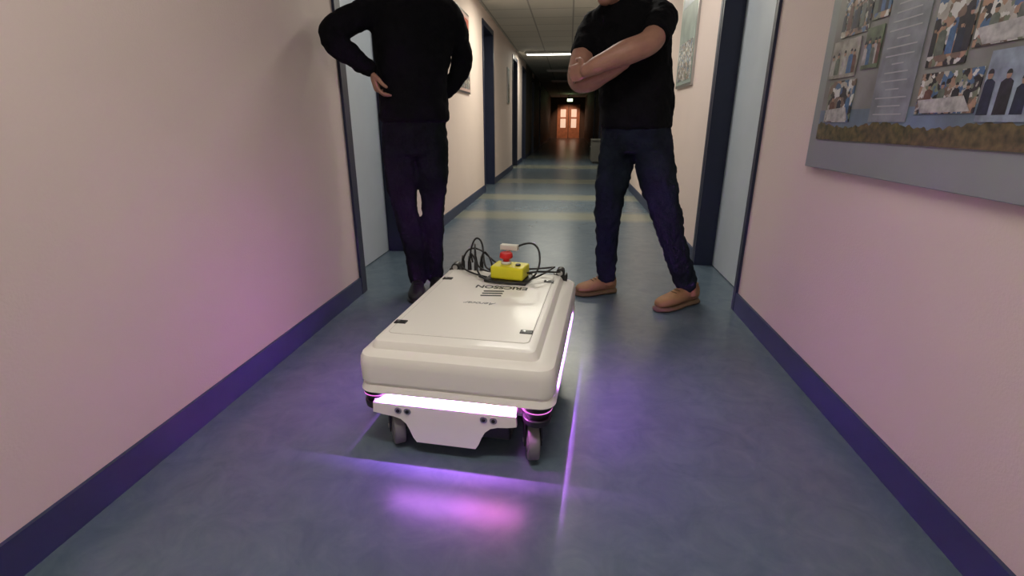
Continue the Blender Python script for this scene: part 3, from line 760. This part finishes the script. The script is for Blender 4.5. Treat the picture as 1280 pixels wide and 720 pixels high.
# ---- man with crossed arms (right)
B = empty('man', (0.36, 2.8, 0))
F = (-0.55, -0.83)
bm = bmesh.new()
stack(bm, [(0.350, 2.80, 0.965, 0.172, 0.135, 0.125), (0.350, 2.80, 0.98, 0.186, 0.150, 0.138), (0.345, 2.80, 1.06, 0.188, 0.158, 0.135), (0.33, 2.80, 1.18, 0.190, 0.160, 0.125), (0.305, 2.80, 1.30, 0.196, 0.150, 0.13),
           (0.285, 2.80, 1.40, 0.206, 0.142, 0.135), (0.268, 2.795, 1.48, 0.202, 0.128, 0.125), (0.248, 2.782, 1.53, 0.150, 0.105, 0.105), (0.236, 2.772, 1.56, 0.095, 0.085, 0.08), (0.232, 2.765, 1.585, 0.072, 0.068, 0.066)], F)
limb(bm, [(0.35, 2.74, 1.48), (0.405, 2.70, 1.465), (0.398, 2.62, 1.42), (0.368, 2.545, 1.362)], [0.078, 0.082, 0.072, 0.068], caps=(True, False))
limb(bm, [(0.16, 2.86, 1.48), (0.115, 2.88, 1.46), (0.075, 2.81, 1.375), (0.055, 2.765, 1.315)], [0.078, 0.082, 0.072, 0.068], caps=(True, False))
finish('polo_shirt', bm, M_polo, B, voxel=0.010, smooth=5, fold=0.020, fine=0.010)
bm = bmesh.new()
limb(bm, [(0.234, 2.768, 1.535), (0.228, 2.760, 1.572)], [0.076, 0.070])
finish('collar', bm, M_polo, B, voxel=0.008, smooth=2)
bm = bmesh.new()
limb(bm, [(0.395, 2.65, 1.44), (0.366, 2.55, 1.365), (0.320, 2.495, 1.325), (0.24, 2.465, 1.295), (0.13, 2.475, 1.250), (0.070, 2.505, 1.225)], [0.055, 0.056, 0.054, 0.053, 0.041, 0.031])
hand(bm, (0.070, 2.505, 1.225), (-0.70, 0.62, -0.10), (0.45, 0.85, 0.0), -1, curl=(0.45, 0.35, 0.25))
finish('arm_l', bm, M_skin, B, voxel=0.0048, smooth=3)
bm = bmesh.new()
limb(bm, [(0.085, 2.83, 1.40), (0.052, 2.76, 1.31), (0.038, 2.69, 1.205), (0.085, 2.615, 1.190), (0.17, 2.57, 1.225), (0.24, 2.55, 1.260)], [0.055, 0.056, 0.056, 0.054, 0.041, 0.031])
hand(bm, (0.24, 2.55, 1.260), (0.85, 0.02, 0.35), (0.1, -0.3, 0.9), 1, curl=(0.3, 0.35, 0.25))
finish('arm_r', bm, M_skin, B, voxel=0.0048, smooth=3)
bm = bmesh.new()
stack(bm, [(0.355, 2.80, 0.84, 0.155, 0.11, 0.115), (0.352, 2.80, 0.90, 0.182, 0.130, 0.135), (0.35, 2.80, 1.02, 0.174, 0.128, 0.12)], F)
limb(bm, [(0.272, 2.84, 0.90), (0.252, 2.82, 0.74), (0.232, 2.80, 0.55), (0.240, 2.86, 0.32), (0.255, 2.93, 0.12)], [0.100, 0.096, 0.074, 0.062, 0.057])
limb(bm, [(0.435, 2.76, 0.90), (0.465, 2.73, 0.74), (0.520, 2.70, 0.56), (0.605, 2.74, 0.33), (0.695, 2.785, 0.13)], [0.102, 0.100, 0.080, 0.070, 0.062])
finish('jeans', bm, M_jeanR, B, voxel=0.009, smooth=5, fold=0.024, fine=0.016)
shoe('shoe_r', (0.315, 2.965), (0.075, 2.87), B, M_shoeT, M_sole, width=0.055, high=0.105, boot=True)
shoe('shoe_l', (0.772, 2.835), (0.515, 2.645), B, M_shoeT, M_sole, width=0.055, high=0.11, boot=True)
head(B, (0.178, 2.700, 1.640), (-0.75, -0.6), tilt=0.10, neck=(0.238, 2.775, 1.55))

# ------------------------------------------------------------ world + camera
w = bpy.data.worlds.new('world'); scene.world = w; w.use_nodes = True
w.node_tree.nodes['Background'].inputs['Color'].default_value = (0.5, 0.5, 0.55, 1)
w.node_tree.nodes['Background'].inputs['Strength'].default_value = 0.02
cam = bpy.data.cameras.new('camera'); cam.sensor_width = 36; cam.lens = 620 / 1280 * 36
co = add_obj('camera', cam); co.location = (0, 0, 1.0)
co.rotation_euler = (math.radians(90 - 18.5), 0, math.radians(6.28))
cam.clip_start = 0.05
scene.camera = co
